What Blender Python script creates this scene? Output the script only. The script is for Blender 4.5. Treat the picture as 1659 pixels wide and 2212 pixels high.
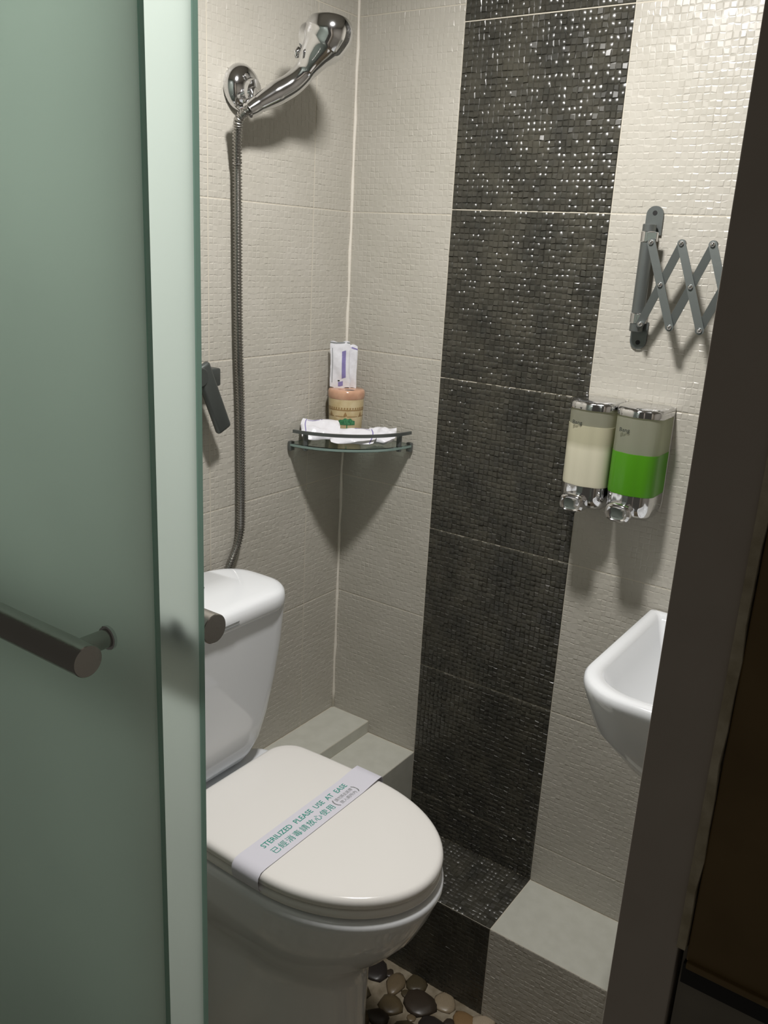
import bpy, bmesh, math, random
import numpy as np
from mathutils import Vector, Matrix
random.seed(7)
for o in list(bpy.data.objects): bpy.data.objects.remove(o)
scn = bpy.context.scene
COL = scn.collection

# ------------------------------------------------------------------ camera
CAM = Vector((-1.4113, -1.0774, 1.5345))
F_PX = 1874.73
PITCH, YAW, ROLL = 0.2971, 0.9717, 0.0534
cd = bpy.data.cameras.new('camera'); cam = bpy.data.objects.new('camera', cd); COL.objects.link(cam)
cd.sensor_fit = 'HORIZONTAL'; cd.sensor_width = 36.0; cd.lens = 36.0*F_PX/1659.0
cd.clip_start = 0.01
_f = Vector((math.sin(YAW)*math.cos(PITCH), math.cos(YAW)*math.cos(PITCH), -math.sin(PITCH)))
_r = Vector((math.cos(YAW), -math.sin(YAW), 0)); _u = _r.cross(_f)
_r2 = math.cos(ROLL)*_r + math.sin(ROLL)*_u; _u2 = -math.sin(ROLL)*_r + math.cos(ROLL)*_u
cam.matrix_world = Matrix(((_r2.x, _u2.x, -_f.x, CAM.x), (_r2.y, _u2.y, -_f.y, CAM.y), (_r2.z, _u2.z, -_f.z, CAM.z), (0, 0, 0, 1)))
scn.camera = cam

# ------------------------------------------------------------------ world, lamp, exposure
w = bpy.data.worlds.new('world'); scn.world = w; w.use_nodes = True
bg = w.node_tree.nodes['Background']; bg.inputs[0].default_value = (1.0, 0.93, 0.80, 1); bg.inputs[1].default_value = 0.05
ld = bpy.data.lights.new('ceiling_lamp_light', 'AREA'); ld.shape = 'DISK'; ld.size = 0.11; ld.energy = 13.5
ld.color = (1.0, 0.975, 0.95)
lo = bpy.data.objects.new('ceiling_lamp_light', ld); COL.objects.link(lo); lo.location = (-0.54, -0.54, 2.10)
vs = scn.view_settings
vs.view_transform = 'Standard'; vs.look = 'None'; vs.exposure = 0.0; vs.gamma = 1.0; vs.use_curve_mapping = False

# ------------------------------------------------------------------ materials
def principled(name, col, rough=0.5, metal=0.0, spec=0.5, coat=0.0, trans=0.0, ior=1.45, **kw):
    m = bpy.data.materials.new(name); m.use_nodes = True
    b = m.node_tree.nodes['Principled BSDF']
    b.inputs['Base Color'].default_value = (*col, 1); b.inputs['Roughness'].default_value = rough
    b.inputs['Metallic'].default_value = metal; b.inputs['Specular IOR Level'].default_value = spec
    b.inputs['Coat Weight'].default_value = coat; b.inputs['Transmission Weight'].default_value = trans
    b.inputs['IOR'].default_value = ior
    return m
def nodes(m): return m.node_tree.nodes, m.node_tree.links, m.node_tree.nodes['Principled BSDF']
def mottle(m, c1, c2, scale, detail=4.0, lo=0.35, hi=0.65):
    n, l, b = nodes(m)
    tc = n.new('ShaderNodeTexCoord'); t = n.new('ShaderNodeTexNoise'); t.inputs['Scale'].default_value = scale; t.inputs['Detail'].default_value = detail
    r = n.new('ShaderNodeValToRGB'); r.color_ramp.elements[0].color = (*c1, 1); r.color_ramp.elements[1].color = (*c2, 1)
    r.color_ramp.elements[0].position = lo; r.color_ramp.elements[1].position = hi
    l.new(tc.outputs['Object'], t.inputs['Vector']); l.new(t.outputs['Fac'], r.inputs['Fac']); l.new(r.outputs['Color'], b.inputs['Base Color'])
    return t
def bump(m, scale, strength, dist=0.001, detail=3.0):
    n, l, b = nodes(m)
    tc = n.new('ShaderNodeTexCoord'); t = n.new('ShaderNodeTexNoise'); t.inputs['Scale'].default_value = scale; t.inputs['Detail'].default_value = detail
    bp = n.new('ShaderNodeBump'); bp.inputs['Strength'].default_value = strength; bp.inputs['Distance'].default_value = dist
    l.new(tc.outputs['Object'], t.inputs['Vector']); l.new(t.outputs['Fac'], bp.inputs['Height']); l.new(bp.outputs['Normal'], b.inputs['Normal'])

M = {}
M['cream'] = principled('cream_tile_glaze', (.46, .44, .39), .34); mottle(M['cream'], (.445, .425, .37), (.48, .458, .405), 9)
M['dark'] = principled('charcoal_tile_glaze', (.035, .033, .028), .30, spec=.8); mottle(M['dark'], (.034, .033, .027), (.062, .058, .044), 14)
M['smooth'] = principled('smooth_cream_tile', (.54, .54, .475), .40); mottle(M['smooth'], (.52, .52, .455), (.56, .56, .495), 40)
M['grout'] = principled('pale_grout', (.60, .56, .47), .85); bump(M['grout'], 300, .3)
M['caulk'] = principled('white_caulk', (.74, .70, .62), .5); bump(M['caulk'], 60, .5, .002)
M['mortar'] = principled('pebble_mortar', (.42, .37, .28), .8); mottle(M['mortar'], (.17, .135, .085), (.33, .285, .21), 30)
M['paint'] = principled('ceiling_paint', (.32, .30, .27), .8); bump(M['paint'], 80, .2)
M['china'] = principled('white_china', (.79, .81, .83), .07, spec=.5); bump(M['china'], 6, .05, .002)
M['seat'] = principled('white_seat_plastic', (.83, .81, .775), .18); bump(M['seat'], 8, .04, .001)
M['paper'] = principled('lilac_white_paper', (.70, .69, .76), .75); bump(M['paper'], 30, .25, .002)
M['ink'] = principled('green_ink', (.04, .30, .24), .7); bump(M['ink'], 200, .1)
M['greyink'] = principled('grey_ink', (.22, .23, .23), .7); bump(M['greyink'], 200, .1)
M['darkink'] = principled('dark_ink', (.03, .035, .03), .6); bump(M['darkink'], 200, .1)
M['chrome'] = principled('chrome', (.72, .72, .73), .09, metal=1); bump(M['chrome'], 25, .04, .001)
M['steel'] = principled('brushed_steel', (.44, .43, .41), .26, metal=1); bump(M['steel'], 400, .1)
M['gunmetal'] = principled('gunmetal', (.10, .11, .105), .42, metal=.6); bump(M['gunmetal'], 120, .1)
M['armgrey'] = principled('grey_metal', (.17, .185, .18), .4, metal=.7); bump(M['armgrey'], 120, .1)
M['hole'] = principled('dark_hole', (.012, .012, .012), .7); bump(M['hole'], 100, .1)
M['peach'] = principled('peach_glaze', (.50, .29, .19), .12); mottle(M['peach'], (.46, .26, .17), (.55, .33, .22), 60)
M['beige'] = principled('beige_glaze', (.56, .45, .26), .12); mottle(M['beige'], (.50, .39, .21), (.60, .50, .31), 40)
M['brown'] = principled('brown_print', (.30, .19, .08), .3); bump(M['brown'], 200, .1)
M['leaf'] = principled('green_print', (.05, .20, .09), .3); mottle(M['leaf'], (.03, .14, .06), (.08, .28, .13), 400)
M['violet'] = principled('violet_print', (.23, .20, .42), .5); bump(M['violet'], 200, .1)
M['packet'] = principled('white_plastic_packet', (.74, .74, .78), .3); bump(M['packet'], 60, .5, .003)
M['whiteplastic'] = principled('white_plastic', (.70, .69, .64), .35); bump(M['whiteplastic'], 60, .05)
M['jamb'] = principled('taupe_door_frame', (.62, .55, .49), .5); mottle(M['jamb'], (.60, .53, .47), (.64, .57, .51), 20)
M['wood'] = principled('brown_wood_panel', (.10, .066, .028), .5)
t = mottle(M['wood'], (.17, .11, .042), (.24, .16, .068), 12, 8)
M['plaster'] = principled('old_plaster', (.34, .29, .20), .9); mottle(M['plaster'], (.50, .43, .30), (.78, .70, .54), 60, 8); bump(M['plaster'], 150, .6, .003)
M['gap'] = principled('shadow_gap_dark', (.022, .020, .020), .6); bump(M['gap'], 60, .2)  # near-black colour standing in for shade in the panel gap
M['greypanel'] = principled('grey_panel', (.16, .145, .12), .6); mottle(M['greypanel'], (.25, .225, .185), (.30, .27, .225), 20)
M['green_soap'] = principled('green_soap', (.10, .36, .015), .25, trans=.25); bump(M['green_soap'], 10, .05)
M['white_soap'] = principled('milky_soap', (.66, .63, .47), .3)
n_, l_, b_ = nodes(M['white_soap'])
tc_ = n_.new('ShaderNodeTexCoord'); sx_ = n_.new('ShaderNodeSeparateXYZ'); rm_ = n_.new('ShaderNodeValToRGB')
rm_.color_ramp.elements[0].position = .60; rm_.color_ramp.elements[0].color = (.68, .65, .50, 1); rm_.color_ramp.elements[1].position = .72; rm_.color_ramp.elements[1].color = (.46, .44, .31, 1)
l_.new(tc_.outputs['Generated'], sx_.inputs[0]); l_.new(sx_.outputs['Z'], rm_.inputs['Fac']); l_.new(rm_.outputs['Color'], b_.inputs['Base Color'])

def frosted(name, col, tr=.75):
    m = bpy.data.materials.new(name); m.use_nodes = True; n = m.node_tree.nodes; l = m.node_tree.links
    n.remove(n['Principled BSDF'])
    d = n.new('ShaderNodeBsdfDiffuse'); tl = n.new('ShaderNodeBsdfTranslucent'); g = n.new('ShaderNodeBsdfGlossy'); g.inputs['Roughness'].default_value = .35
    tc = n.new('ShaderNodeTexCoord'); no = n.new('ShaderNodeTexNoise'); no.inputs['Scale'].default_value = 5
    r = n.new('ShaderNodeValToRGB'); r.color_ramp.elements[0].color = (*[c*.96 for c in col], 1); r.color_ramp.elements[1].color = (*[min(1, c*1.04) for c in col], 1)
    l.new(tc.outputs['Object'], no.inputs['Vector']); l.new(no.outputs['Fac'], r.inputs['Fac'])
    d.inputs['Color'].default_value = (*[k*.5 for k in col], 1); l.new(r.outputs['Color'], tl.inputs['Color'])
    m1 = n.new('ShaderNodeMixShader'); m1.inputs[0].default_value = tr; l.new(d.outputs[0], m1.inputs[1]); l.new(tl.outputs[0], m1.inputs[2])
    m2 = n.new('ShaderNodeMixShader'); m2.inputs[0].default_value = .04; l.new(m1.outputs[0], m2.inputs[1]); l.new(g.outputs[0], m2.inputs[2])
    l.new(m2.outputs[0], n['Material Output'].inputs['Surface'])
    return m
M['frost'] = frosted('frosted_green_glass', (.835, .895, .855), .75)
M['frostedge'] = frosted('green_glass_edge', (.40, .60, .52), .5)
M['reservoir'] = frosted('hazy_plastic', (.88, .88, .72), .6)
# clear greenish glass for the corner shelf
M['shelfedge'] = principled('green_glass_rim', (.22, .30, .27), .12); bump(M['shelfedge'], 40, .05)
M['glass'] = principled('green_clear_glass', (.72, .85, .80), .03, trans=1.0, ior=1.45); bump(M['glass'], 20, .02)

# ------------------------------------------------------------------ helpers
def new_obj(name, me, mat=None, parent=None, smooth=False):
    if mat is not None:
        for mm in (mat if isinstance(mat, (list, tuple)) else [mat]): me.materials.append(M[mm] if isinstance(mm, str) else mm)
    if smooth:
        me.polygons.foreach_set('use_smooth', [True]*len(me.polygons))
        if smooth is not True: me.set_sharp_from_angle(angle=math.radians(smooth))
    o = bpy.data.objects.new(name, me); COL.objects.link(o)
    if parent is not None: attach(o, parent)
    return o
def attach(o, parent):
    o.parent = parent
    o.matrix_parent_inverse = world_of(parent).inverted()
def world_of(o):
    mw = o.matrix_basis
    if o.parent: mw = world_of(o.parent) @ o.matrix_parent_inverse @ mw
    return mw
def thing(name, label, cat, loc, group=None):
    o = bpy.data.objects.new(name, None); COL.objects.link(o); o.location = loc; o.empty_display_size = .02
    return tag(o, label, cat, group)
def tag(o, label, cat, group=None):
    o['label'] = label; o['category'] = cat
    if group: o['group'] = group
    return o
def struct(o, label=None):
    o['kind'] = 'structure'
    if label: o['label'] = label
    return o
def mesh(vs_, fs): me = bpy.data.meshes.new('mesh'); me.from_pydata([tuple(v) for v in vs_], [], [tuple(f) for f in fs]); me.update(); return me
def box_me(a, b, bev=0.0, seg=2):
    bm = bmesh.new(); bmesh.ops.create_cube(bm, size=1)
    for v in bm.verts: v.co = Vector([a[i] + (v.co[i]+.5)*(b[i]-a[i]) for i in range(3)])
    if bev: bmesh.ops.bevel(bm, geom=list(bm.edges), offset=bev, segments=seg, profile=.5, affect='EDGES')
    me = bpy.data.meshes.new('mesh'); bm.to_mesh(me); bm.free(); return me
def loft_me(rings, cap0=True, cap1=True):
    n = len(rings[0]); vs_ = [p for r in rings for p in r]; fs = []
    for k in range(len(rings)-1):
        for i in range(n):
            j = (i+1) % n; fs.append((k*n+i, k*n+j, (k+1)*n+j, (k+1)*n+i))
    if cap0: fs.append(tuple(range(n-1, -1, -1)))
    if cap1: fs.append(tuple((len(rings)-1)*n+i for i in range(n)))
    return mesh(vs_, fs)
def tube_me(pts, rad, n=16, closed_caps=True, squash=None):
    pts = [Vector(p) for p in pts]; rad = rad if isinstance(rad, (list, tuple)) else [rad]*len(pts)
    tn = []
    for i in range(len(pts)):
        a = pts[max(0, i-1)]; b = pts[min(len(pts)-1, i+1)]; tn.append((b-a).normalized())
    up = Vector((0, 0, 1)) if abs(tn[0].z) < .9 else Vector((1, 0, 0))
    x = tn[0].cross(up).normalized(); rings = []
    for i, p in enumerate(pts):
        x = (x - tn[i]*x.dot(tn[i])).normalized(); y = tn[i].cross(x)
        rings.append([p + rad[i]*(math.cos(2*math.pi*k/n)*x + math.sin(2*math.pi*k/n)*y) for k in range(n)])
    return loft_me(rings, closed_caps, closed_caps)
def cyl_me(a, b, r, n=24, bev=0.0):
    a, b = Vector(a), Vector(b)
    if bev:
        d = (b-a).normalized()
        return tube_me([a, a+d*1e-5, a+d*bev, b-d*bev, b-d*1e-5, b], [max(1e-5, r-bev), r-bev, r, r, r-bev, max(1e-5, r-bev)], n)
    return tube_me([a, b], [r, r], n)
def spline(pts, m=8):
    pts = [Vector(p) for p in pts]; out = []
    P = [2*pts[0]-pts[1]] + pts + [2*pts[-1]-pts[-2]]
    for i in range(1, len(P)-2):
        for s in range(m):
            t_ = s/m; a, b, c, d = P[i-1], P[i], P[i+1], P[i+2]
            out.append(.5*((2*b) + (c-a)*t_ + (2*a-5*b+4*c-d)*t_**2 + (3*b-a-3*c+d)*t_**3))
    out.append(pts[-1]); return out
def interp(xs, ys, x):
    return float(np.interp(x, xs, ys))
def rrect(cx, cy, hx, hy, r, z, n=8):
    out = []
    for (sx, sy, a0) in ((1, 1, 0), (-1, 1, 90), (-1, -1, 180), (1, -1, 270)):
        for k in range(n+1):
            a = math.radians(a0 + 90*k/n); out.append(Vector((cx+sx*(hx-r)+r*math.cos(a), cy+sy*(hy-r)+r*math.sin(a), z)))
    return out
def text_me(body, width=None, height=None, bold=0.0, spacing=1.0):
    cu = bpy.data.curves.new('text', 'FONT'); cu.body = body; cu.size = 1.0; cu.offset = bold; cu.resolution_u = 2; cu.space_character = spacing
    to = bpy.data.objects.new('text', cu); COL.objects.link(to)
    dg = bpy.context.evaluated_depsgraph_get(); me = bpy.data.meshes.new_from_object(to.evaluated_get(dg))
    bpy.data.objects.remove(to); bpy.data.curves.remove(cu)
    co = np.zeros(len(me.vertices)*3); me.vertices.foreach_get('co', co); co = co.reshape(-1, 3)
    if len(co):
        mn = co.min(0); mx = co.max(0); s = np.ones(3)
        if width: s[0] = width/(mx[0]-mn[0])
        if height: s[1] = height/(mx[1]-mn[1])
        if width and not height: s[1] = s[0]
        if height and not width: s[0] = s[1]
        co = (co-mn)*s; co[:, 2] = 0; me.vertices.foreach_set('co', co.ravel()); me.update()
    me.materials.clear()
    return me

# ------------------------------------------------------------------ tiles
TILE_CACHE = {}
def tile_me(w_, h_, mat, seed, amp=1.0, cell=.0100, flat=False):
    key = (round(w_, 4), round(h_, 4), mat, seed, amp, flat)
    if key in TILE_CACHE: return TILE_CACHE[key]
    rs = np.random.RandomState(seed)
    vs_, fs = [], []
    D = -.0035
    if flat:
        e = .0008
        ring = lambda i, z: [(i, i, z), (w_-i, i, z), (w_-i, h_-i, z), (i, h_-i, z)]
        vs_ = ring(0, D) + ring(0, -e) + ring(e, 0)
        for k in (0, 4):
            for i in range(4): j = (i+1) % 4; fs.append((k+i, k+j, k+4+j, k+4+i))
        fs.append((8, 9, 10, 11))
    else:
        nx = max(1, round(w_/cell)); ny = max(1, round(h_/cell)); cx = w_/nx; cy = h_/ny
        tl_ = .095 if mat == 'dark' else .055
        hgt = rs.rand(ny, nx); tx = rs.randn(ny, nx)*tl_*amp; ty = rs.randn(ny, nx)*tl_*amp
        # broad waviness of the pressed pattern
        yy, xx = np.mgrid[0:ny, 0:nx]
        wav = .5*np.sin(xx*.9+yy*.35+seed)*np.cos(yy*.75-xx*.2+2*seed)
        gx = np.tile(np.arange(nx+1)*cx, (ny+1, 1)); gy = np.tile((np.arange(ny+1)*cy)[:, None], (1, nx+1))
        jx = (rs.rand(ny+1, nx+1)-.5)*.0016; jy = (rs.rand(ny+1, nx+1)-.5)*.0016
        gz = (.0011 if mat != 'dark' else .0008)*rs.rand(ny+1, nx+1)**1.3*amp; gz[:, [0, -1]] = 0; gz[[0, -1], :] = 0
        jx[:, [0, -1]] = 0; jy[[0, -1], :] = 0; gx = gx+jx; gy = gy+jy
        for j in range(ny):
            for i in range(nx):
                c4 = [(gx[j, i], gy[j, i]), (gx[j, i+1], gy[j, i+1]), (gx[j+1, i+1], gy[j+1, i+1]), (gx[j+1, i], gy[j+1, i])]
                mx = sum(c[0] for c in c4)/4; my = sum(c[1] for c in c4)/4
                f = 1-((.0022+.0022*rs.rand()) if mat != 'dark' else (.0016+.0024*rs.rand()))/cell; z = (.0006+.0007*hgt[j, i]+.0004*wav[j, i])*amp + (.0006*amp if mat == 'dark' else 0)
                a, b = tx[j, i], ty[j, i]; k = len(vs_)
                vs_ += [(c[0], c[1], gz[jj, ii]) for c, (jj, ii) in zip(c4, ((j, i), (j, i+1), (j+1, i+1), (j+1, i)))]
                for c in c4:
                    px, py = (c[0]-mx)*f, (c[1]-my)*f; vs_.append((mx+px, my+py, max(.0001, z+a*px+b*py)))
                fs += [(k, k+1, k+5, k+4), (k+1, k+2, k+6, k+5), (k+2, k+3, k+7, k+6), (k+3, k, k+4, k+7), (k+4, k+5, k+6, k+7)]
        k = len(vs_)
        vs_ += [(0, 0, D), (w_, 0, D), (w_, h_, D), (0, h_, D), (0, 0, 0), (w_, 0, 0), (w_, h_, 0), (0, h_, 0)]
        for i in range(4): j = (i+1) % 4; fs.append((k+i, k+j, k+4+j, k+4+i))
    me = mesh(vs_, fs); me.materials.append(M[mat]); TILE_CACHE[key] = me
    if mat == 'dark' and not flat:
        pick = np.repeat(rs.rand((len(fs)-4)//5) < .38, 5); me.polygons.foreach_set('use_smooth', list(map(bool, pick))+[False]*4)
    return me
G = .0009   # half a joint
def put_tile(parent, org, u, v, nrm, u0, u1, v0, v1, mat, amp=1.0, flat=False, nseed=3, gu=G, gv=G):
    me = tile_me(u1-u0-2*gu, v1-v0-2*gv, mat, random.randint(1, nseed), amp, flat=flat)
    o = bpy.data.objects.new('tile', me); COL.objects.link(o)
    u, v, nrm = Vector(u), Vector(v), Vector(nrm); p = Vector(org)+u*(u0+gu)+v*(v0+gv)
    o.matrix_basis = Matrix(((u.x, v.x, nrm.x, p.x), (u.y, v.y, nrm.y, p.y), (u.z, v.z, nrm.z, p.z), (0, 0, 0, 1)))
    attach(o, parent); return o
FL = .110; CEIL = 2.12; YS = -1.40; XF = -1.0
X, Y, Z = (1, 0, 0), (0, 1, 0), (0, 0, 1); nX, nY = (-1, 0, 0), (0, -1, 0)

# ------------------------------------------------------------------ the room shell
S_ = .0004  # slab face sits this far behind the tile faces (joint depth)
wall_back = struct(new_obj('wall_back', box_me((-1.10, S_, 0), (.06, .08, CEIL)), 'grout'), 'cream embossed tile wall behind the toilet')
wall_right = struct(new_obj('wall_right', box_me((S_, YS-.06, 0), (.08, S_, CEIL)), 'grout'), 'cream tile wall with a charcoal mosaic tile stripe')
wall_side = struct(new_obj('wall_side', box_me((-1.05, YS-.08, 0), (.06, YS, CEIL)), 'paint'), 'plain pale wall beyond the basin')
floor = struct(new_obj('floor', box_me((-1.05, YS, FL-.05), (S_, S_, FL)), 'mortar'), 'pebble floor set in tan mortar')
ceiling = struct(new_obj('ceiling', box_me((-1.06, YS-.06, CEIL), (.08, .08, CEIL+.05)), 'paint'), 'plain pale ceiling')

rowsA = [.5205, .810, 1.070, 1.334, 1.594, 1.930, CEIL]
colsA = [(-1.10, -.983), (-.983, -.680), (-.680, -.377), (-.377, -.114), (-.114, 0)]
for (x0, x1) in colsA:
    for k in range(len(rowsA)-1):
        put_tile(wall_back, (0, 0, 0), X, Z, nY, x0, x1, rowsA[k], rowsA[k+1], 'cream', .50)
SL, SR = .226, .523            # stripe edges (distance from the corner)
ZL = .3156; WL = .171
rowsL = [.492, .810, 1.072, 1.334, 1.594, 1.930, CEIL]
for k in range(len(rowsL)-1):
    put_tile(wall_right, (0, 0, 0), nY, Z, nX, 0, SL, rowsL[k], rowsL[k+1], 'cream', .50)
rowsD = [ZL, .403, .703, 1.003, 1.303, 1.603, 1.903, CEIL]
for k in range(len(rowsD)-1):
    put_tile(wall_right, (0, 0, 0), nY, Z, nX, SL, SR, rowsD[k], rowsD[k+1], 'dark', 1.0, gu=.0003)
    for (a, b) in ((SR, .823), (.823, 1.123), (1.123, 1.40)):
        put_tile(wall_right, (0, 0, 0), nY, Z, nX, a, b, rowsD[k], rowsD[k+1], 'cream', .52)
# caulked corner
bead = struct(new_obj('trim_1', tube_me([(-.0015+.0006*math.sin(i*1.7), -.0015+.0006*math.cos(i*2.3), .52+i*.04) for i in range(44)], [.0032+.0008*math.sin(i*2.1) for i in range(44)], 8), 'caulk', smooth=True), 'bead of white caulk down the tiled corner')

# low ledge along the right wall
ledge = struct(new_obj('trim_2', box_me((-WL+S_, YS, FL), (S_, -SL, ZL-S_)), 'grout'), 'low tiled ledge along the right wall')
put_tile(ledge, (-WL, 0, ZL), nY, X, Z, SL, SR, 0, WL, 'dark', 1.0, gu=.0004)
put_tile(ledge, (-WL, 0, ZL), nY, X, Z, SR, .823, 0, WL, 'smooth', flat=True)
put_tile(ledge, (-WL, 0, ZL), nY, X, Z, .823, 1.40, 0, WL, 'smooth', flat=True)
put_tile(ledge, (-WL, 0, 0), nY, Z, nX, SL, SR, FL, ZL, 'dark', .45, gu=.0004)
put_tile(ledge, (-WL, 0, 0), nY, Z, nX, SR, .823, FL, ZL, 'cream', .55)
put_tile(ledge, (-WL, 0, 0), nY, Z, nX, .823, 1.40, FL, ZL, 'cream', .55)
# higher block of the ledge in front of the back step
Z2 = .492; ZS = .5205; YST = .102
block = struct(new_obj('trim_3', box_me((-.235+S_, -SL+S_, FL), (S_, -YST-S_, Z2-S_)), 'grout'), 'raised cream end of the ledge beside the toilet')
put_tile(block, (-.235, 0, Z2), nY, X, Z, YST, SL, 0, .235, 'smooth', flat=True)
put_tile(block, (-.235, -SL, 0), X, Z, nY, 0, .235, ZL, Z2, 'smooth', flat=True)
put_tile(block, (-.235, 0, 0), nY, Z, nX, YST, SL, FL, Z2, 'smooth', flat=True)
step = struct(new_obj('trim_4', box_me((-1.0, -YST+S_, FL), (S_, S_, ZS-S_)), 'grout'), 'cream pipe boxing step along the back wall')
for (a, b) in ((-.34, 0), (-.68, -.34), (-1.0, -.68)):
    put_tile(step, (0, 0, ZS), X, Y, Z, a, b, -YST, 0, 'smooth', flat=True)
    put_tile(step, (0, -YST, 0), X, Z, nY, a, b, FL, ZS, 'smooth', flat=True)

# front wall beside the doorway: jamb, plaster strip, brown panel, dark shadow-gap strip, grey base
wall_front = struct(new_obj('wall_front', box_me((XF+.004, -2.2, 0), (XF+.05, -1.006, 2.35)), 'greypanel'), 'wall outside beside the door frame')
jamb = struct(new_obj('trim_5', box_me((XF, -1.0035, 0), (XF+.06, -.970, 2.35), .0008), 'jamb'), 'taupe door frame post')
bm = bmesh.new()
zz = np.linspace(1.183, 2.3, 60); prev = None
for i, z in enumerate(zz):
    wob = .0006*math.sin(i*1.3)+.0005*math.sin(i*3.1+1)
    q4 = [bm.verts.new((XF+.006, -1.003, z)), bm.verts.new((XF-.002, -1.003, z)), bm.verts.new((XF-.002, -1.0078+wob, z)), bm.verts.new((XF+.006, -1.0085+wob, z))]
    if prev:
        for k in range(3): bm.faces.new((prev[k], prev[k+1], q4[k+1], q4[k]))
    else: bm.faces.new(q4[::-1])
    prev = q4
bm.faces.new(prev); me = bpy.data.meshes.new('mesh'); bm.to_mesh(me); bm.free()
struct(new_obj('trim_6', me, 'plaster'), 'strip of rough pale plaster along the door frame')
new_obj('wood_panel', box_me((XF-.001, -2.2, 1.1765), (XF+.0045, -1.0085, 2.35), .001), 'wood', wall_front)
new_obj('panel_lip', box_me((XF-.0035, -2.2, 1.1735), (XF+.0045, -1.0095, 1.1775), .0006), 'wood', wall_front)
new_obj('rail', box_me((XF+.000, -2.2, 1.161), (XF+.0045, -1.0075, 1.1735)), 'gap', wall_front)  # solid dark strip painted as the shaded gap below the wood panel

# pebbles in the floor
PEB = []
for s in range(5):
    bm = bmesh.new(); bmesh.ops.create_icosphere(bm, subdivisions=2, radius=1)
    rr = random.Random(s)
    for v in bm.verts:
        k = 1+.10*math.sin(3*v.co.x+s)+.08*math.cos(4*v.co.y+2*s)
        v.co = Vector((v.co.x*k, v.co.y*k*(.72+.06*s), v.co.z*.20))
    me = bpy.data.meshes.new('pebble'); bm.to_mesh(me); bm.free()
    me.polygons.foreach_set('use_smooth', [True]*len(me.polygons)); PEB.append(me)
pcols = [(.045, .034, .024), (.030, .025, .022), (.10, .075, .04), (.16, .12, .07), (.30, .24, .16), (.36, .30, .22), (.24, .15, .07), (.07, .055, .03), (.40, .33, .24)]
pmats = []
for i, c in enumerate(pcols):
    m = principled('pebble_stone_%d' % i, c, .35); mottle(m, [k*.8 for k in c], [k*1.2 for k in c], 40); pmats.append(m)
PCOPY = {}
def pebble(x, y, r, ci, rot, shape):
    key = (shape, ci)
    if key not in PCOPY:
        me = PEB[shape].copy(); me.materials.append(pmats[ci]); PCOPY[key] = me
    o = bpy.data.objects.new('pebble', PCOPY[key]); COL.objects.link(o)
    o.location = (x, y, FL+.001); o.rotation_euler = (0, 0, rot); o.scale = (r, r, r); attach(o, floor)
rp = random.Random(11); placed = []
for (x, y, r, ci) in [(-.258, -.466, .026, 1), (-.300, -.425, .026, 7), (-.222, -.412, .028, 0), (-.190, -.452, .020, 4), (-.205, -.505, .020, 6), (-.186, -.535, .022, 8), (-.262, -.372, .024, 2), (-.215, -.350, .024, 3), (-.30, -.365, .02, 0)]:
    r *= 1.22; placed.append((x, y, r)); pebble(x, y, r, ci, rp.uniform(0, 3), rp.randint(0, 4))
tries = 0
while len(placed) < 150 and tries < 9000:
    tries += 1
    x = rp.uniform(-.60, -.182); y = rp.uniform(-.95, -.24); r = rp.uniform(.010, .026) if tries > 2500 else rp.uniform(.024, .034)
    if x < -.37 and y > -.44: continue
    if all((x-a)**2+(y-b)**2 > (.68*(r+c))**2 for a, b, c in placed):
        placed.append((x, y, r)); pebble(x, y, r, rp.choice([0, 1, 2, 2, 3, 3, 4, 5, 6, 7, 7, 8]), rp.uniform(0, 3), rp.randint(0, 4))

# ------------------------------------------------------------------ frosted sliding doors with pull bars
def door(name, x0, x1, ye, label, side):
    me = box_me((x0, ye, FL), (x1, .0, CEIL-.001), .0007, 1)
    me.materials.append(M['frost']); me.materials.append(M['frostedge'])
    for p in me.polygons:
        if abs(p.normal.x) < .8: p.material_index = 1
    d = struct(new_obj(name, me), label)
    xb = x0-.0365 if side < 0 else x1+.0145
    xf = x0 if side < 0 else x1
    yb = -.583 if side < 0 else -.611
    zb = 1.234
    h = new_obj('door_handle', cyl_me((xb, yb, zb), (xb, yb+.36, zb), .0125, 40, .0006), 'steel', d, smooth=40); h['label'] = 'round brushed steel pull bar'
    for yy in (yb+.022, yb+.338):
        new_obj('handle_post', cyl_me((xb, yy, zb), (xf, yy, zb), .0075, 28), 'steel', h, smooth=40)
        sg = 1 if side < 0 else -1
        new_obj('post_collar', cyl_me((xf-sg*.004, yy, zb), (xf, yy, zb), .0098, 28, .0008), 'chrome', h, smooth=40)
    return d
door('door_1', -1.0225, -1.0175, -.6145, 'near frosted green glass sliding door panel', -1)
door('door_2', -.980, -.974, -.6150, 'inner frosted green glass sliding door panel behind the near one', 1)

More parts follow.
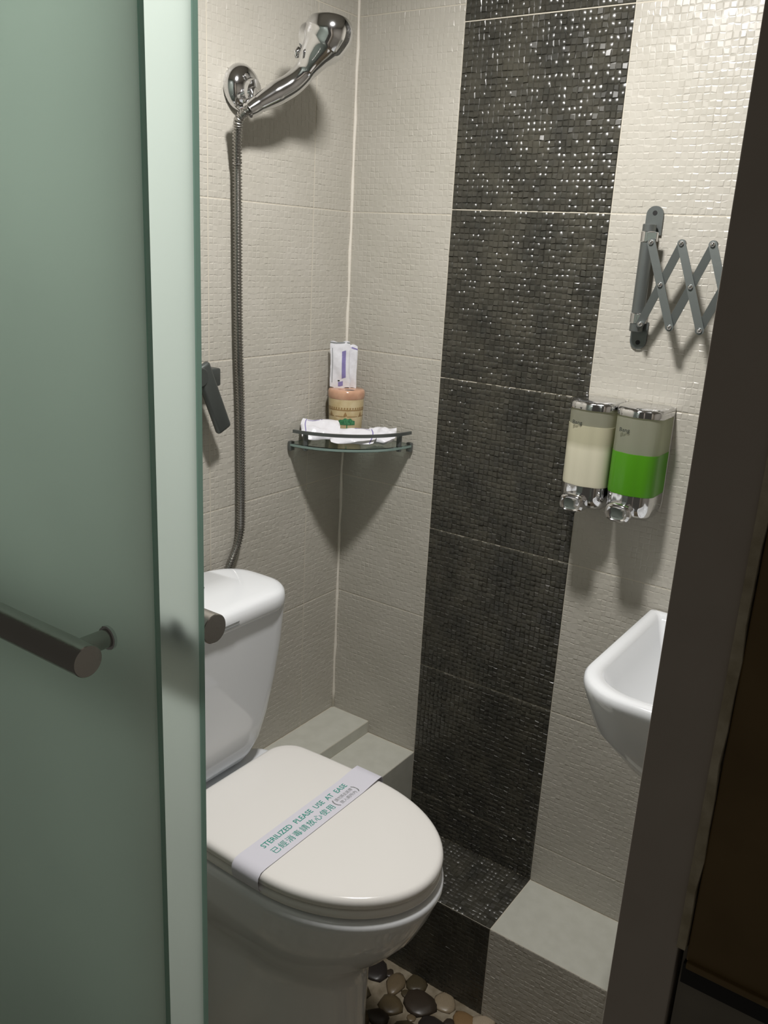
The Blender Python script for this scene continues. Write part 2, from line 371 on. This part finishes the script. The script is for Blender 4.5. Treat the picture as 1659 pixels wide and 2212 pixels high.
# ------------------------------------------------------------------ toilet
TX = -.4915
def dshape(z, inset=0.0, hw=.1500, yb=-.158, ymid=-.365, yf=-.568, rb=.05, ex=2.0, n=40):
    hw -= inset; yb -= inset; yf += inset; rb = max(.004, rb-inset); out = []
    for k in range(n+1):                     # front curve from +x side round to -x side
        a = math.pi*k/n; c, s = math.cos(a), math.sin(a)
        out.append(Vector((TX+hw*math.copysign(abs(c)**(2/ex), c), ymid-(ymid-yf)*abs(s)**(2/ex), z)))
    for k in range(1, 5): out.append(Vector((TX-hw+.012*(k/5)**2*.3, ymid+(yb-rb-ymid)*k/5, z)))
    for k in range(9):
        a = math.pi-math.pi/2*k/8; out.append(Vector((TX-hw+.004+rb+rb*math.cos(a), yb-rb+rb*math.sin(a), z)))
    for k in range(9):
        a = math.pi/2-math.pi/2*k/8; out.append(Vector((TX+hw-.004-rb+rb*math.cos(a), yb-rb+rb*math.sin(a), z)))
    for k in range(4, 0, -1): out.append(Vector((TX+hw-.012*(k/5)**2*.3, ymid+(yb-rb-ymid)*k/5, z)))
    return out[::-1]
toilet = thing('toilet', 'white two piece toilet with closed lid standing below the shower', 'toilet', (TX, -.34, FL))
prof = [(.6440, .010), (.6462, .008), (.6475, .002), (.651, 0), (.657, 0), (.661, .0012), (.6643, .0045), (.6655, .009), (.666, .02)]
new_obj('lid', loft_me([dshape(z, i) for z, i in prof]), 'seat', toilet, smooth=50)
prof = [(.6245, .012), (.6285, .010), (.630, .0035), (.633, .0015), (.639, .0015), (.6425, .004), (.6445, .008)]
new_obj('seat', loft_me([dshape(z, i) for z, i in prof]), 'seat', toilet, smooth=50)
# bowl: rim, belly and pedestal in one skin
def bsec(z, hw, yb, ymid, yf, rb=.045, ex=2.0): return dshape(z, 0, hw, yb, ymid, yf, rb, ex)
bowl = [bsec(FL+.002, .098, -.115, -.33, -.460, .05), bsec(FL+.02, .098, -.115, -.33, -.460, .05), bsec(FL+.035, .094, -.115, -.33, -.454, .05),
        bsec(.30, .091, -.112, -.33, -.451, .05), bsec(.40, .092, -.112, -.33, -.453, .05), bsec(.440, .096, -.112, -.335, -.460, .05),
        bsec(.468, .107, -.110, -.345, -.480, .05), bsec(.50, .1225, -.108, -.355, -.512, .045), bsec(.54, .1370, -.105, -.36, -.542, .045), bsec(.575, .145, -.10, -.365, -.558, .045),
        bsec(.603, .1495, -.095, -.365, -.568, .04), bsec(.613, .1515, -.09, -.365, -.572, .04), bsec(.6205, .1505, -.088, -.365, -.571, .04), bsec(.6240, .146, -.085, -.365, -.566, .04), bsec(.6245, .138, -.08, -.365, -.557, .04)]
new_obj('bowl', loft_me(bowl), 'china', toilet, smooth=60)
# cistern
def tsec(z, hw, yf, r, yb=-.026): return rrect(TX, (yb+yf)/2, hw, (yb-yf)/2, r, z)
tank = [tsec(.632, .094, -.108, .03), tsec(.636, .104, -.118, .035), tsec(.650, .1135, -.127, .04), tsec(.68, .1235, -.138, .042), tsec(.73, .1325, -.148, .043),
        tsec(.80, .1405, -.158, .043), tsec(.87, .1455, -.166, .043), tsec(.937, .1480, -.171, .043)]
tk = new_obj('cistern', loft_me(tank), 'china', toilet, smooth=60)
tl = [tsec(.9365, .1460, -.171, .050), tsec(.938, .149, -.177, .058), tsec(.944, .1510, -.180, .062), tsec(.955, .1512, -.181, .064), tsec(.964, .1495, -.179, .062), tsec(.969, .145, -.1745, .058), tsec(.972, .137, -.167, .052), tsec(.9735, .124, -.155, .045), tsec(.9745, .09, -.12, .02)]
tlid = new_obj('cistern_lid', loft_me(tl), 'china', toilet, smooth=60)
bt = new_obj('flush_button', cyl_me((TX+.006, -.072, .972), (TX+.006, -.072, .980), .018, 28, .002), 'chrome', tlid, smooth=40)
for k in range(2):
    new_obj('maker_mark', box_me((TX-.033, -.1800, .947+.005*k), (TX+.002, -.1816, .9482+.005*k)), 'greyink', tlid)
# sanitary paper band
def ribbon(profile, y0, y1, th=.0003, wob=0.0):
    n = len(profile); vs_, fs = [], []
    for i, (x, z) in enumerate(profile):
        a = Vector(profile[max(0, i-1)]); b = Vector(profile[min(n-1, i+1)]); t_ = (b-a).normalized(); nx_, nz = -t_.y, t_.x
        for yy, dz in ((y0, wob*math.sin(i*.8)), (y1, wob*math.cos(i*.7))):
            vs_.append((x, yy, z+dz)); vs_.append((x+nx_*th, yy, z+nz*th+dz))
    for i in range(n-1):
        k = i*4; j = k+4
        fs += [(k, j, j+2, k+2)[::-1], (k+1, j+1, j+3, k+3), (k, k+1, j+1, j), (k+2, j+2, j+3, k+3)]
    return mesh(vs_, fs)
pf = [(-.6405, .634), (-.645, .642), (-.6462, .652), (-.6450, .660), (-.6395, .6662), (-.628, .6675)] + [(-.61+.02*k, .6672) for k in range(11)] + [(-.392, .6672), (-.372, .6690), (-.354, .6703), (-.3405, .670), (-.3365, .665), (-.3355, .655), (-.3375, .640), (-.339, .632)]
band = tag(new_obj('paper_band', ribbon(pf, -.3705, -.3185), 'paper', smooth=60), 'white paper band printed in green wrapped across the toilet lid', 'paper band')
def lay(me, x, y, z, name, mat, parent):
    o = new_obj(name, me, mat); o.location = (x, y, z); attach(o, parent); return o
ZT = .66765
lay(text_me('STERILIZED  PLEASE  USE  AT  EASE', .203, .0105, .012), -.598, -.3395, ZT, 'english_lettering', 'ink', band)
lay(text_me('已經消毒請放心使用', .143, .0140, .004, 1.18), -.596, -.3610, ZT, 'chinese_lettering', 'ink', band)
lay(text_me('（', None, .019, .02), -.448, -.3635, ZT, 'bracket_mark', 'greyink', band)
lay(text_me('請勿將此紙帶', .043, .0078), -.4405, -.3530, ZT, 'small_lettering', 'greyink', band)
lay(text_me('放入廁所內', .040, .0078), -.4385, -.3630, ZT, 'small_lettering', 'greyink', band)
lay(text_me('）', None, .019, .02), -.3955, -.3635, ZT, 'bracket_mark', 'greyink', band)

# ------------------------------------------------------------------ shower
sh = thing('shower_handset', 'chrome hand shower held in a round wall bracket', 'shower', (-.309, -.002, 1.763))
fx, fz = -.309, 1.763
new_obj('wall_flange', tube_me([(fx, -.0005, fz), (fx, -.006, fz), (fx, -.012, fz), (fx, -.020, fz), (fx, -.025, fz), (fx, -.0275, fz)], [.034, .036, .035, .029, .020, .004], 36), 'chrome', sh, smooth=50)
new_obj('flange_ring', tube_me([(fx+.004, -.023, fz-.004), (fx+.004, -.031, fz-.005), (fx+.005, -.034, fz-.006)], [.019, .017, .006], 28), 'chrome', sh, smooth=50)
new_obj('holder_arm', tube_me([(fx+.003, -.028, fz-.005), (-.314, -.042, 1.748), (-.326, -.054, 1.735)], [.009, .0085, .009], 18), 'chrome', sh, smooth=50)
hp = spline([(-.3365, -.052, 1.7261), (-.3243, -.056, 1.7343), (-.2964, -.070, 1.7537), (-.2734, -.083, 1.7707), (-.2605, -.098, 1.7911), (-.2555, -.112, 1.8108), (-.2492, -.122, 1.8275), (-.2451, -.130, 1.8437), (-.2443, -.135, 1.8607), (-.2437, -.136, 1.869)], 6)
hr = [.0105, .0125, .0178, .0174, .0168, .0245, .0345, .0375, .0330, .004]
rad = [interp([k*6 for k in range(10)], hr, i) for i in range(len(hp))]
# round the crown of the head
for i in range(len(hp)):
    t_ = i/6.0
    if t_ > 7: s = (t_-7)/2.0; rad[i] = max(.002, .0375*math.sqrt(max(0, 1-s*s)))
new_obj('handle', tube_me(hp, rad, 28), 'chrome', sh, smooth=70)
new_obj('holder_clip', tube_me([(-.340, -.051, 1.7238), (-.333, -.0535, 1.7285), (-.325, -.056, 1.7340)], [.0115, .0130, .0138], 24), 'chrome', sh, smooth=50)
c = Vector((-.2485, -.126, 1.8365)); dn = Vector((-.12, .99, .02)).normalized()
sp = new_obj('spray_face', tube_me([c+dn*.008, c+dn*.026, c+dn*.034, c+dn*.036], [.022, .0245, .023, .019], 30), 'chrome', sh, smooth=50)
new_obj('spray_lever', tube_me([(-.282, -.103, 1.818), (-.286, -.101, 1.812), (-.285, -.101, 1.804)], [.0035, .0045, .003], 12), 'chrome', sh, smooth=True)
hose_pts = spline([(-.3375, -.0515, 1.7255), (-.3415, -.045, 1.7205), (-.3434, -.036, 1.7125), (-.3372, -.026, 1.6976), (-.329, -.017, 1.6578), (-.3243, -.0135, 1.6164), (-.3215, -.0135, 1.395), (-.3154, -.0135, 1.2348), (-.3135, -.0135, 1.0639), (-.3181, -.0135, 1.0117), (-.3383, -.0135, .972), (-.352, -.0125, .95), (-.372, -.0125, .93)], 40)
L = [0]
for a, b in zip(hose_pts, hose_pts[1:]): L.append(L[-1]+(b-a).length)
pitch = .0050; N = int(L[-1]/pitch*4); P2, R2 = [], []
for i in range(N+1):
    s = L[-1]*i/N; k = min(len(L)-2, int(np.searchsorted(L, s, 'right'))-1); f_ = (s-L[k])/max(1e-9, L[k+1]-L[k])
    P2.append(hose_pts[k].lerp(hose_pts[k+1], f_)); R2.append(.0080 if i % 4 in (0, 1) else .0058)
hose = tag(new_obj('shower_hose', tube_me(P2, R2, 14), 'steel', smooth=30), 'ribbed metal shower hose hanging down to behind the cistern', 'hose')

# lever on the wall by the hose
lv = thing('wall_lever', 'dark grey metal lever with rounded end beside the shower hose', 'lever', (-.398, 0, 1.30))
new_obj('mount', box_me((-.425, -.024, 1.296), (-.373, -.001, 1.326), .003), 'gunmetal', lv, smooth=40)
me = box_me((-.016, -.006, -.062), (.016, .006, .062), .0055, 3)
o = new_obj('lever_arm', me, 'gunmetal', smooth=40); o.matrix_basis = Matrix.Translation((-.404, -.036, 1.280)) @ Matrix.Rotation(math.radians(-24), 4, 'Y'); attach(o, lv)
new_obj('hub', cyl_me((-.436, -.045, 1.318), (-.436, -.001, 1.318), .016, 24, .002), 'gunmetal', lv, smooth=40)

# ------------------------------------------------------------------ corner shelf
shelf = thing('corner_shelf', 'green glass quarter round shelf with a low rail in the corner', 'shelf', (0, 0, 1.155))
def sector(r, z0, z1, n=28, inner=.004):
    pts = [(-inner, -inner)]+[(-inner-(r-inner)*math.cos(math.pi/2*k/n), -inner-(r-inner)*math.sin(math.pi/2*k/n)) for k in range(n+1)]
    e = .0012; c0 = (-.06, -.06)
    sc = lambda f: [(c0[0]+(x-c0[0])*f, c0[1]+(y-c0[1])*f) for x, y in pts]
    rings = [[Vector((x, y, z)) for x, y in p] for p, z in ((sc(1-e/.1), z0), (pts, z0+e), (pts, z1-e), (sc(1-e/.1), z1))]
    return loft_me(rings)
SZ = 1.1655
gp = new_obj('glass_plate', sector(.176, SZ-.007, SZ), ['glass', 'shelfedge'], shelf)
for p in gp.data.polygons:
    if abs(p.normal.z) < .6: p.material_index = 1
RZ = 1.1905; RR = .183
def arc_strip(r, z0, z1, th, a0, a1, n=36):
    rings = []
    for k in range(n+1):
        a = math.radians(a0+(a1-a0)*k/n); c, s = math.cos(a), math.sin(a)
        rings.append([Vector((-(r+dr)*c, -(r+dr)*s, z)) for dr, z in ((-th, z0), (0, z0), (0, z1), (-th, z1))])
    return loft_me(rings)
new_obj('rail', arc_strip(RR, RZ-.0025, RZ+.0035, .004, 6, 84), 'armgrey', shelf, smooth=40)
for a in (13, 77):
    a = math.radians(a); x, y = -(RR-.012)*math.cos(a), -(RR-.012)*math.sin(a)
    p = new_obj('rail_post', cyl_me((x, y, SZ-.011), (x, y, RZ-.001), .0052, 18, .0008), 'armgrey', shelf, smooth=40)
for (a, b) in (((-.176, -.010, SZ-.016), (-.164, -.0015, SZ+.0028)), ((-.010, -.176, SZ-.016), (-.0015, -.164, SZ+.0028))):
    new_obj('wall_clamp', box_me(a, b, .002), 'armgrey', shelf, smooth=40)

# cup with toothbrush packets
cx, cy = -.0545, -.0465
cup = thing('toothbrush_cup', 'beige ceramic toothbrush cup with peach top on the corner shelf', 'cup', (cx, cy, SZ))
def ring(r, z, n=40): return [Vector((cx+r*math.cos(2*math.pi*k/n), cy+r*math.sin(2*math.pi*k/n), z)) for k in range(n)]
new_obj('body', loft_me([ring(r, z) for r, z in ((.029, SZ+.0003), (.031, SZ+.003), (.0325, SZ+.02), (.0345, SZ+.06), (.0352, SZ+.081))]), 'beige', cup, smooth=50)
ZC = SZ+.0975
top = new_obj('lid', loft_me([ring(r, z) for r, z in ((.0354, SZ+.0805), (.0364, SZ+.084), (.0364, ZC-.006), (.0352, ZC-.0018), (.033, ZC), (.012, ZC+.0003))]), 'peach', cup, smooth=50)
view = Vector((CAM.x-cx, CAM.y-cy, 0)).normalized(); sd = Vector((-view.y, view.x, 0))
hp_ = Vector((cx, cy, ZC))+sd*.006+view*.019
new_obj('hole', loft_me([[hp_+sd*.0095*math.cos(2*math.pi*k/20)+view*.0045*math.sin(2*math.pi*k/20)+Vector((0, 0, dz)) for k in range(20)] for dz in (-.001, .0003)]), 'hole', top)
def on_cup(ang, z, r):
    a = math.atan2(view.y, view.x)+ang; return Vector((cx+r*math.cos(a), cy+r*math.sin(a), z))
def cup_r(z): return interp([SZ, SZ+.02, SZ+.06, SZ+.078], [.030, .0325, .0345, .0352], z)+.0003
def cup_patch(a0, a1, z0, z1, mat, name, n=24, top_fn=None):
    vs_, fs = [], []
    for k in range(n+1):
        a = a0+(a1-a0)*k/n; zt = z1 if top_fn is None else z0+(z1-z0)*top_fn(k/n)
        vs_ += [on_cup(a, z0, cup_r(z0)), on_cup(a, zt, cup_r(zt))]
    for k in range(n): fs.append((2*k, 2*k+2, 2*k+3, 2*k+1))
    return new_obj(name, mesh(vs_, fs), mat, cup)
cup_patch(-1.5, 1.5, SZ+.0590, SZ+.0610, 'brown', 'printed_line')
for k in range(18): cup_patch(-1.4+k*.16, -1.4+k*.16+.09, SZ+.0620, SZ+.0650, 'brown', 'printed_mark', 2)
for k in range(4): cup_patch(-1.35+k*.72, -1.35+k*.72+.62, SZ+.0470, SZ+.0482, 'brown', 'printed_line', 8)
for a in (-.95, -.02, .95): cup_patch(a-.10, a+.10, SZ+.0485, SZ+.057, 'brown', 'printed_house', 8, lambda t_: 1-abs(2*t_-1)*.85)
cup_patch(-.42, .58, SZ+.031, SZ+.0445, 'leaf', 'printed_tree_crown', 24, lambda t_: .45+.5*math.sin(math.pi*t_)**.6+.08*math.sin(20*t_))
cup_patch(.06, .12, SZ+.012, SZ+.032, 'leaf', 'printed_tree_trunk', 4)
def sachet_me(w_, h_, th, nx=14, ny=14, seed=1, curl=0.0, soft=.10):
    vs_, fs = [], []
    for s in (1, -1):
        for j in range(ny+1):
            for i in range(nx+1):
                u, v = i/nx, j/ny; a, b = 2*u-1, 2*v-1
                p = th*max(0, math.sin(math.pi*u))**.6*max(0, math.sin(math.pi*v))**.5
                p *= 1+.30*math.sin(9*v+5*u+seed)+.22*math.sin(17*u-7*v+2*seed)+.15*math.sin(23*v+11*u)
                edge = i in (0, nx) or j in (0, ny)
                bend = curl*(a*a*.8-.5*a*math.sin(seed)+.25*math.sin(4*a+3*b+seed))+.35*curl*math.sin(2.5*b+seed)
                x = a*w_/2*(1-soft*b**4+.03*math.sin(7*v+seed)); y = h_*(v+(soft*.5*(a**4)*(-b))+.02*math.sin(8*u+seed))
                vs_.append((x, y, bend+((s*max(p, .0002)) if not edge else s*.0002)))
    n = (nx+1)*(ny+1)
    for j in range(ny):
        for i in range(nx):
            a = j*(nx+1)+i; q4 = (a, a+1, a+nx+2, a+nx+1); fs.append(q4); fs.append(tuple(n+k for k in q4[::-1]))
    per = [(0, i) for i in range(nx)]+[(j, nx) for j in range(ny)]+[(ny, i) for i in range(nx, 0, -1)]+[(j, 0) for j in range(ny, 0, -1)]
    idx = [j*(nx+1)+i for j, i in per]
    for a, b in zip(idx, idx[1:]+idx[:1]): fs.append((a, n+a, n+b, b))
    return mesh(vs_, fs)
def sachet_stripe(me, w_, h_, u0, u1, v0, v1, nx=14, ny=14):
    # strip of print that follows the packet's own front surface
    def pt(u, v):
        x, y = u*nx, v*ny; i, j = min(nx-1, int(x)), min(ny-1, int(y)); fx_, fy_ = x-i, y-j
        c = [me.vertices[(j+dj)*(nx+1)+i+di].co for dj in (0, 1) for di in (0, 1)]
        return (c[0]*(1-fx_)+c[1]*fx_)*(1-fy_)+(c[2]*(1-fx_)+c[3]*fx_)*fy_+Vector((0, 0, .00035))
    m_ = 12; vs_ = [pt(u0+(u1-u0)*i/3, v0+(v1-v0)*j/m_) for j in range(m_+1) for i in range(4)]
    fs = [(j*4+i, j*4+i+1, j*4+i+5, j*4+i+4) for j in range(m_) for i in range(3)]
    return mesh(vs_, fs)
def frame(org, u, v):
    u = Vector(u).normalized(); v = Vector(v); v = (v-u*v.dot(u)).normalized(); n_ = u.cross(v)
    return Matrix(((u.x, v.x, n_.x, org[0]), (u.y, v.y, n_.y, org[1]), (u.z, v.z, n_.z, org[2]), (0, 0, 0, 1)))
def packet(name, label, cat, w_, h_, th, mtx, seed, stripes, group, curl=0.0, soft=.03):
    me = sachet_me(w_, h_, th, seed=seed, curl=curl, soft=soft)
    o = new_obj(name, me, 'packet', smooth=70); o.matrix_basis = mtx; tag(o, label, cat, group)
    for (u0, u1, v0, v1, mt) in stripes:
        s_ = new_obj('printed_stripe', sachet_stripe(me, w_, h_, u0, u1, v0, v1), mt); s_.parent = o
    return o
base1 = Vector((cx, cy, ZC-.0005))-sd*.014-view*.004
packet('toothbrush_packet', 'tall white toothbrush packet with dark top edge standing in the cup', 'packet', .0385, .0905, .0035, frame(base1, sd*1.0+Vector((0, 0, .02)), Vector((0, 0, 1))-sd*.05), 1,
       [(0, 1, .965, .995, 'greyink'), (.60, .80, .22, .80, 'violet'), (.42, .66, .06, .16, 'violet'), (.40, .50, .17, .20, 'darkink'), (.10, .13, .10, .85, 'greyink')], 'toothbrush packets in the cup')
base2 = Vector((cx, cy, ZC-.0005))+sd*.003-view*.010
packet('toothbrush_packet', 'shorter white packet behind the tall one in the ceramic cup', 'packet', .031, .0840, .003, frame(base2, sd*1.0, Vector((0, 0, 1))+sd*.12), 2,
       [(0, 1, .91, .945, 'violet')], 'toothbrush packets in the cup')
# sachets lying on the shelf
SG = 'sachets on the corner shelf'
def lying(name, label, cen, w_, h_, th, rz, tilt, seed, stripes, curl):
    m_ = Matrix.Translation(cen) @ Matrix.Rotation(rz, 4, 'Z') @ Matrix.Rotation(tilt, 4, 'X') @ Matrix.Translation((0, -h_/2, 0))
    return packet(name, label, 'sachet', w_, h_, th, m_, seed, stripes, SG, curl, .07)
ang = math.atan2(sd.y, sd.x)
lying('amenity_sachet', 'puffy white sachet at the left end of the corner shelf', (-.127, -.042, SZ+.0245), .074, .054, .0065, ang+.05, math.radians(36), 3, [(.10, .125, .02, .98, 'violet'), (.15, .55, .90, .925, 'violet')], .004)
lying('amenity_sachet', 'white sachet with a violet end stripe overhanging the shelf front', (-.102, -.103, SZ+.0170), .088, .052, .006, ang-.10, math.radians(24), 4, [(.90, .925, .02, .98, 'violet'), (.50, .86, .90, .93, 'violet')], .004)
lying('amenity_sachet', 'crumpled plain white sachet at the right end of the corner shelf', (-.052, -.133, SZ+.0165), .058, .048, .009, ang-.22, math.radians(24), 5, [], .004)

# ------------------------------------------------------------------ scissor arm
arm = thing('scissor_arm', 'grey metal scissor lattice mirror arm on the cream wall', 'mirror arm', (0, -.597, 1.40))
YA = -.5965
pl = []
for (z, sg) in ((1.602, 1), (1.409, -1)):
    pts = []
    for k in range(13): a = math.pi*k/12; pts.append((YA+.0135*math.cos(a), z+sg*.0135*math.sin(a)))
    pts += [(YA-.0135, z-sg*.030), (YA+.0135, z-sg*.030)]
    if sg < 0: pts = pts[::-1]
    p = new_obj('wall_plate', loft_me([[Vector((x, y, zz_)) for y, zz_ in pts] for x in (-.0012, -.0045)]), 'armgrey', arm, smooth=40)
    new_obj('screw_hole', cyl_me((-.0040, YA, z+sg*.003), (-.0049, YA, z+sg*.003), .0037, 14), 'hole', p)
    new_obj('pin', tube_me([(-.004, YA+.003, z-sg*.020), (-.014, YA+.003, z-sg*.020), (-.0165, YA+.003, z-sg*.020), (-.0172, YA+.003, z-sg*.020)], [.0055, .0055, .0035, .0005], 16), 'chrome', p, smooth=60)
new_obj('rod', cyl_me((-.0155, YA+.002, 1.424), (-.0155, YA+.002, 1.588), .0105, 28, .001), 'armgrey', arm, smooth=40)
for (z0, z1) in ((1.561, 1.577), (1.437, 1.453)):
    k = new_obj('slide_collar', cyl_me((-.0155, YA+.002, z0), (-.0155, YA+.002, z1), .0118, 28, .0008), 'chrome', arm, smooth=40)
    new_obj('tab', box_me((-.031, YA-.017, z0+.001), (-.024, YA-.001, z1-.001), .001), 'chrome', k)
def ax(y): return -.033 - max(0, (-.606-y))*.22
Yt = [-.6075, -.657, -.706, -.755]; Ym = [-.632, -.6815, -.730, -.779]
ZT_, ZM, ZB = 1.5605, 1.499, 1.4375
def bar(a, b, dx):
    a, b = Vector(a), Vector(b); d = (b-a).normalized(); nrm = Vector((-1, 0, 0)); sdv = d.cross(nrm).normalized(); w_ = .0062; th = .0009
    pts = []
    for k in range(9): t_ = math.pi*k/8; pts.append(b+sdv*w_*math.cos(t_)+d*w_*math.sin(t_))
    for k in range(9): t_ = math.pi+math.pi*k/8; pts.append(a+sdv*w_*math.cos(t_)+d*w_*math.sin(t_))
    return loft_me([[p+Vector((dx+th, 0, 0)) for p in pts], [p+Vector((dx-th, 0, 0)) for p in pts]])
def rivet(y, z):
    x = ax(y); return tube_me([(x+.004, y, z), (x-.0035, y, z), (x-.0055, y, z), (x-.0068, y, z), (x-.0072, y, z)], [.0036, .0040, .0036, .0022, .0004], 14)
for i in range(4):
    ye = Yt[i]-.0495
    new_obj('lattice_bar', bar((ax(Yt[i]), Yt[i], ZT_), (ax(ye), ye, ZB), -.002), 'armgrey', arm)
    new_obj('lattice_bar', bar((ax(Yt[i]), Yt[i]+.002, ZB), (ax(ye), ye, ZT_), .002), 'armgrey', arm)
    for (y, z) in ((Yt[i], ZT_), (Ym[i], ZM), (Yt[i], ZB)): new_obj('rivet', rivet(y, z), 'chrome', arm, smooth=60)

# ------------------------------------------------------------------ soap dispensers
def disp_outline(yc, hw, dep, r, x0=0.0, n=8):
    out = [Vector((x0, yc-hw, 0)), Vector((x0, yc+hw, 0))]
    for k in range(n+1):
        a = math.pi/2*k/n; out.append(Vector((-dep+r-r*math.sin(a), yc+hw-r+r*math.cos(a), 0)))
    for k in range(1, 8):
        t_ = k/8; out.append(Vector((-dep-.004*math.sin(math.pi*t_), yc+hw-r-(2*hw-2*r)*t_, 0)))
    for k in range(n+1):
        a = math.pi/2*k/n; out.append(Vector((-dep+r-r*math.cos(a), yc-hw+r-r*math.sin(a), 0)))
    return out
def at_z(pl_, z, f=1.0, cyy=0.0, fx=None):
    fx = f if fx is None else fx
    return [Vector((p.x*fx, cyy+(p.y-cyy)*f, z)) for p in pl_]
def dispenser(yc, z0, liquid, level, label):
    d = thing('soap_dispenser', label, 'soap dispenser', (0, yc, z0), 'wall soap dispensers')
    hw, dep = .0385, .072; zb, zt = z0+.046, z0+.172
    ol = disp_outline(yc, hw, dep, .022, -.006); 
    plate = [Vector((0, yc-hw, 0))]
    pts = [(yc-hw, zt+.014), (yc+hw, zt+.014)]
    for k in range(11): a = math.pi/2*k/10; pts.append((yc+hw-.024+.024*math.cos(a), z0+.026-.024*math.sin(a)))
    for k in range(11): a = math.pi/2*k/10; pts.append((yc-hw+.024-.024*math.sin(a), z0+.002+.024-.024*math.cos(a)))
    new_obj('back_plate', loft_me([[Vector((x, y, z)) for y, z in pts[::-1]] for x in (-.001, -.0055)]), 'whiteplastic', d)
    res = new_obj('reservoir', loft_me([at_z(ol, zb+.0005, .97, yc), at_z(ol, zb+.003, 1, yc), at_z(ol, zt-.0005, .985, yc, 1.0)]), 'reservoir', d, smooth=40)
    zl = zb+(zt-zb)*level
    new_obj('liquid', loft_me([at_z(ol, zb-.0005, 1.0, yc, 1.0), at_z(ol, zb+.004, 1.008, yc, 1.012), at_z(ol, zl, 1.004, yc, 1.012)]), liquid, d, smooth=40)
    new_obj('top_cap', loft_me([at_z(ol, zt, 1.0, yc, 1.0), at_z(ol, zt+.001, 1.012, yc, 1.02), at_z(ol, zt+.010, 1.012, yc, 1.02), at_z(ol, zt+.0145, .97, yc, .96), at_z(ol, zt+.016, .86, yc, .85)]), 'chrome', d, smooth=45)
    # chrome nose below the reservoir
    rings = []
    for z, f, fx in ((zb-.0008, 1.0, 1.0), (z0+.032, 1.0, 1.0), (z0+.022, .985, .98), (z0+.012, .93, .93), (z0+.005, .80, .82), (z0+.001, .60, .62), (z0-.0005, .38, .4)):
        rings.append(at_z(ol, z, f, yc, fx))
    new_obj('nose', loft_me(rings[::-1]), 'chrome', d, smooth=45)
    bz = z0+.017; px = [(-.058, .0175), (-.078, .0175), (-.0855, .0165), (-.088, .0135), (-.0865, .0120), (-.0855, .010)]
    rr_ = []
    for x, r in px: rr_.append([Vector((x, yc+.006+1.25*r*math.copysign(abs(math.cos(t_))**.7, math.cos(t_)), bz+r*.92*math.copysign(abs(math.sin(t_))**.7, math.sin(t_)))) for t_ in [2*math.pi*k/28 for k in range(28)]])
    b_ = new_obj('push_button', loft_me(rr_), 'chrome', d, smooth=45)
    tm = text_me('Bang', .0165, .0085, .01); o = new_obj('lettering', tm, 'darkink')
    p = Vector((-.0765, yc+.0235, zt-.026)); u = Vector((0, -1, 0)); v = Vector((0, 0, 1)); n_ = Vector((-1, 0, 0))
    o.matrix_basis = Matrix(((u.x, v.x, n_.x, p.x), (u.y, v.y, n_.y, p.y), (u.z, v.z, n_.z, p.z), (0, 0, 0, 1))); attach(o, d)
    return d
dispenser(-.5545, 1.124, 'white_soap', .80, 'soap dispenser filled with milky soap, next to the dark tile stripe')
dispenser(-.6345, 1.124, 'green_soap', .54, 'soap dispenser half filled with bright green liquid')

# ------------------------------------------------------------------ wash basin
basin = thing('wash_basin', 'small white wall hung wash basin partly hidden by the door frame', 'basin', (0, -.93, .70))
YC = -.93
def bas(z, f, dep, y_half=.25, r=.075, inset=0.0):
    hx = dep/2; return rrect(-.003-hx+inset*0, YC, hx-inset, y_half*f-inset, min(r, hx-inset-.001), z, 10)
def bas2(z, yh, xf, xb, rf):
    out = []
    for (x, y, a0, r, sx, sy) in ((xb, YC+yh, 0, .006, -1, -1), (xf, YC+yh, 90, rf, 1, -1), (xf, YC-yh, 180, rf, 1, 1), (xb, YC-yh, 270, .006, -1, 1)):
        for k in range(11):
            a = math.radians(a0+9*k); out.append(Vector((x+sx*r+r*math.cos(a), y+sy*r+r*math.sin(a), z)))
    return out
rings = [bas2(.72, .06, -.12, -.004, .04), bas2(.735, .10, -.17, -.004, .06), bas2(.77, .150, -.235, -.004, .08), bas2(.82, .200, -.295, -.004, .09), bas2(.88, .236, -.335, -.004, .09), bas2(.935, .248, -.352, -.004, .085),
         bas2(.950, .2505, -.357, -.004, .085), bas2(.959, .2495, -.356, -.004, .084), bas2(.963, .246, -.352, -.005, .082), bas2(.9635, .238, -.342, -.010, .078), bas2(.961, .230, -.330, -.018, .070),
         bas2(.955, .226, -.324, -.024, .066), bas2(.93, .215, -.312, -.040, .064), bas2(.89, .195, -.285, -.065, .06), bas2(.855, .15, -.24, -.10, .05), bas2(.845, .06, -.19, -.14, .02)]
new_obj('bowl', loft_me(rings), 'china', basin, smooth=60)
new_obj('drain', cyl_me((-.165, YC, .845), (-.165, YC, .848), .018, 20, .001), 'chrome', basin, smooth=40)
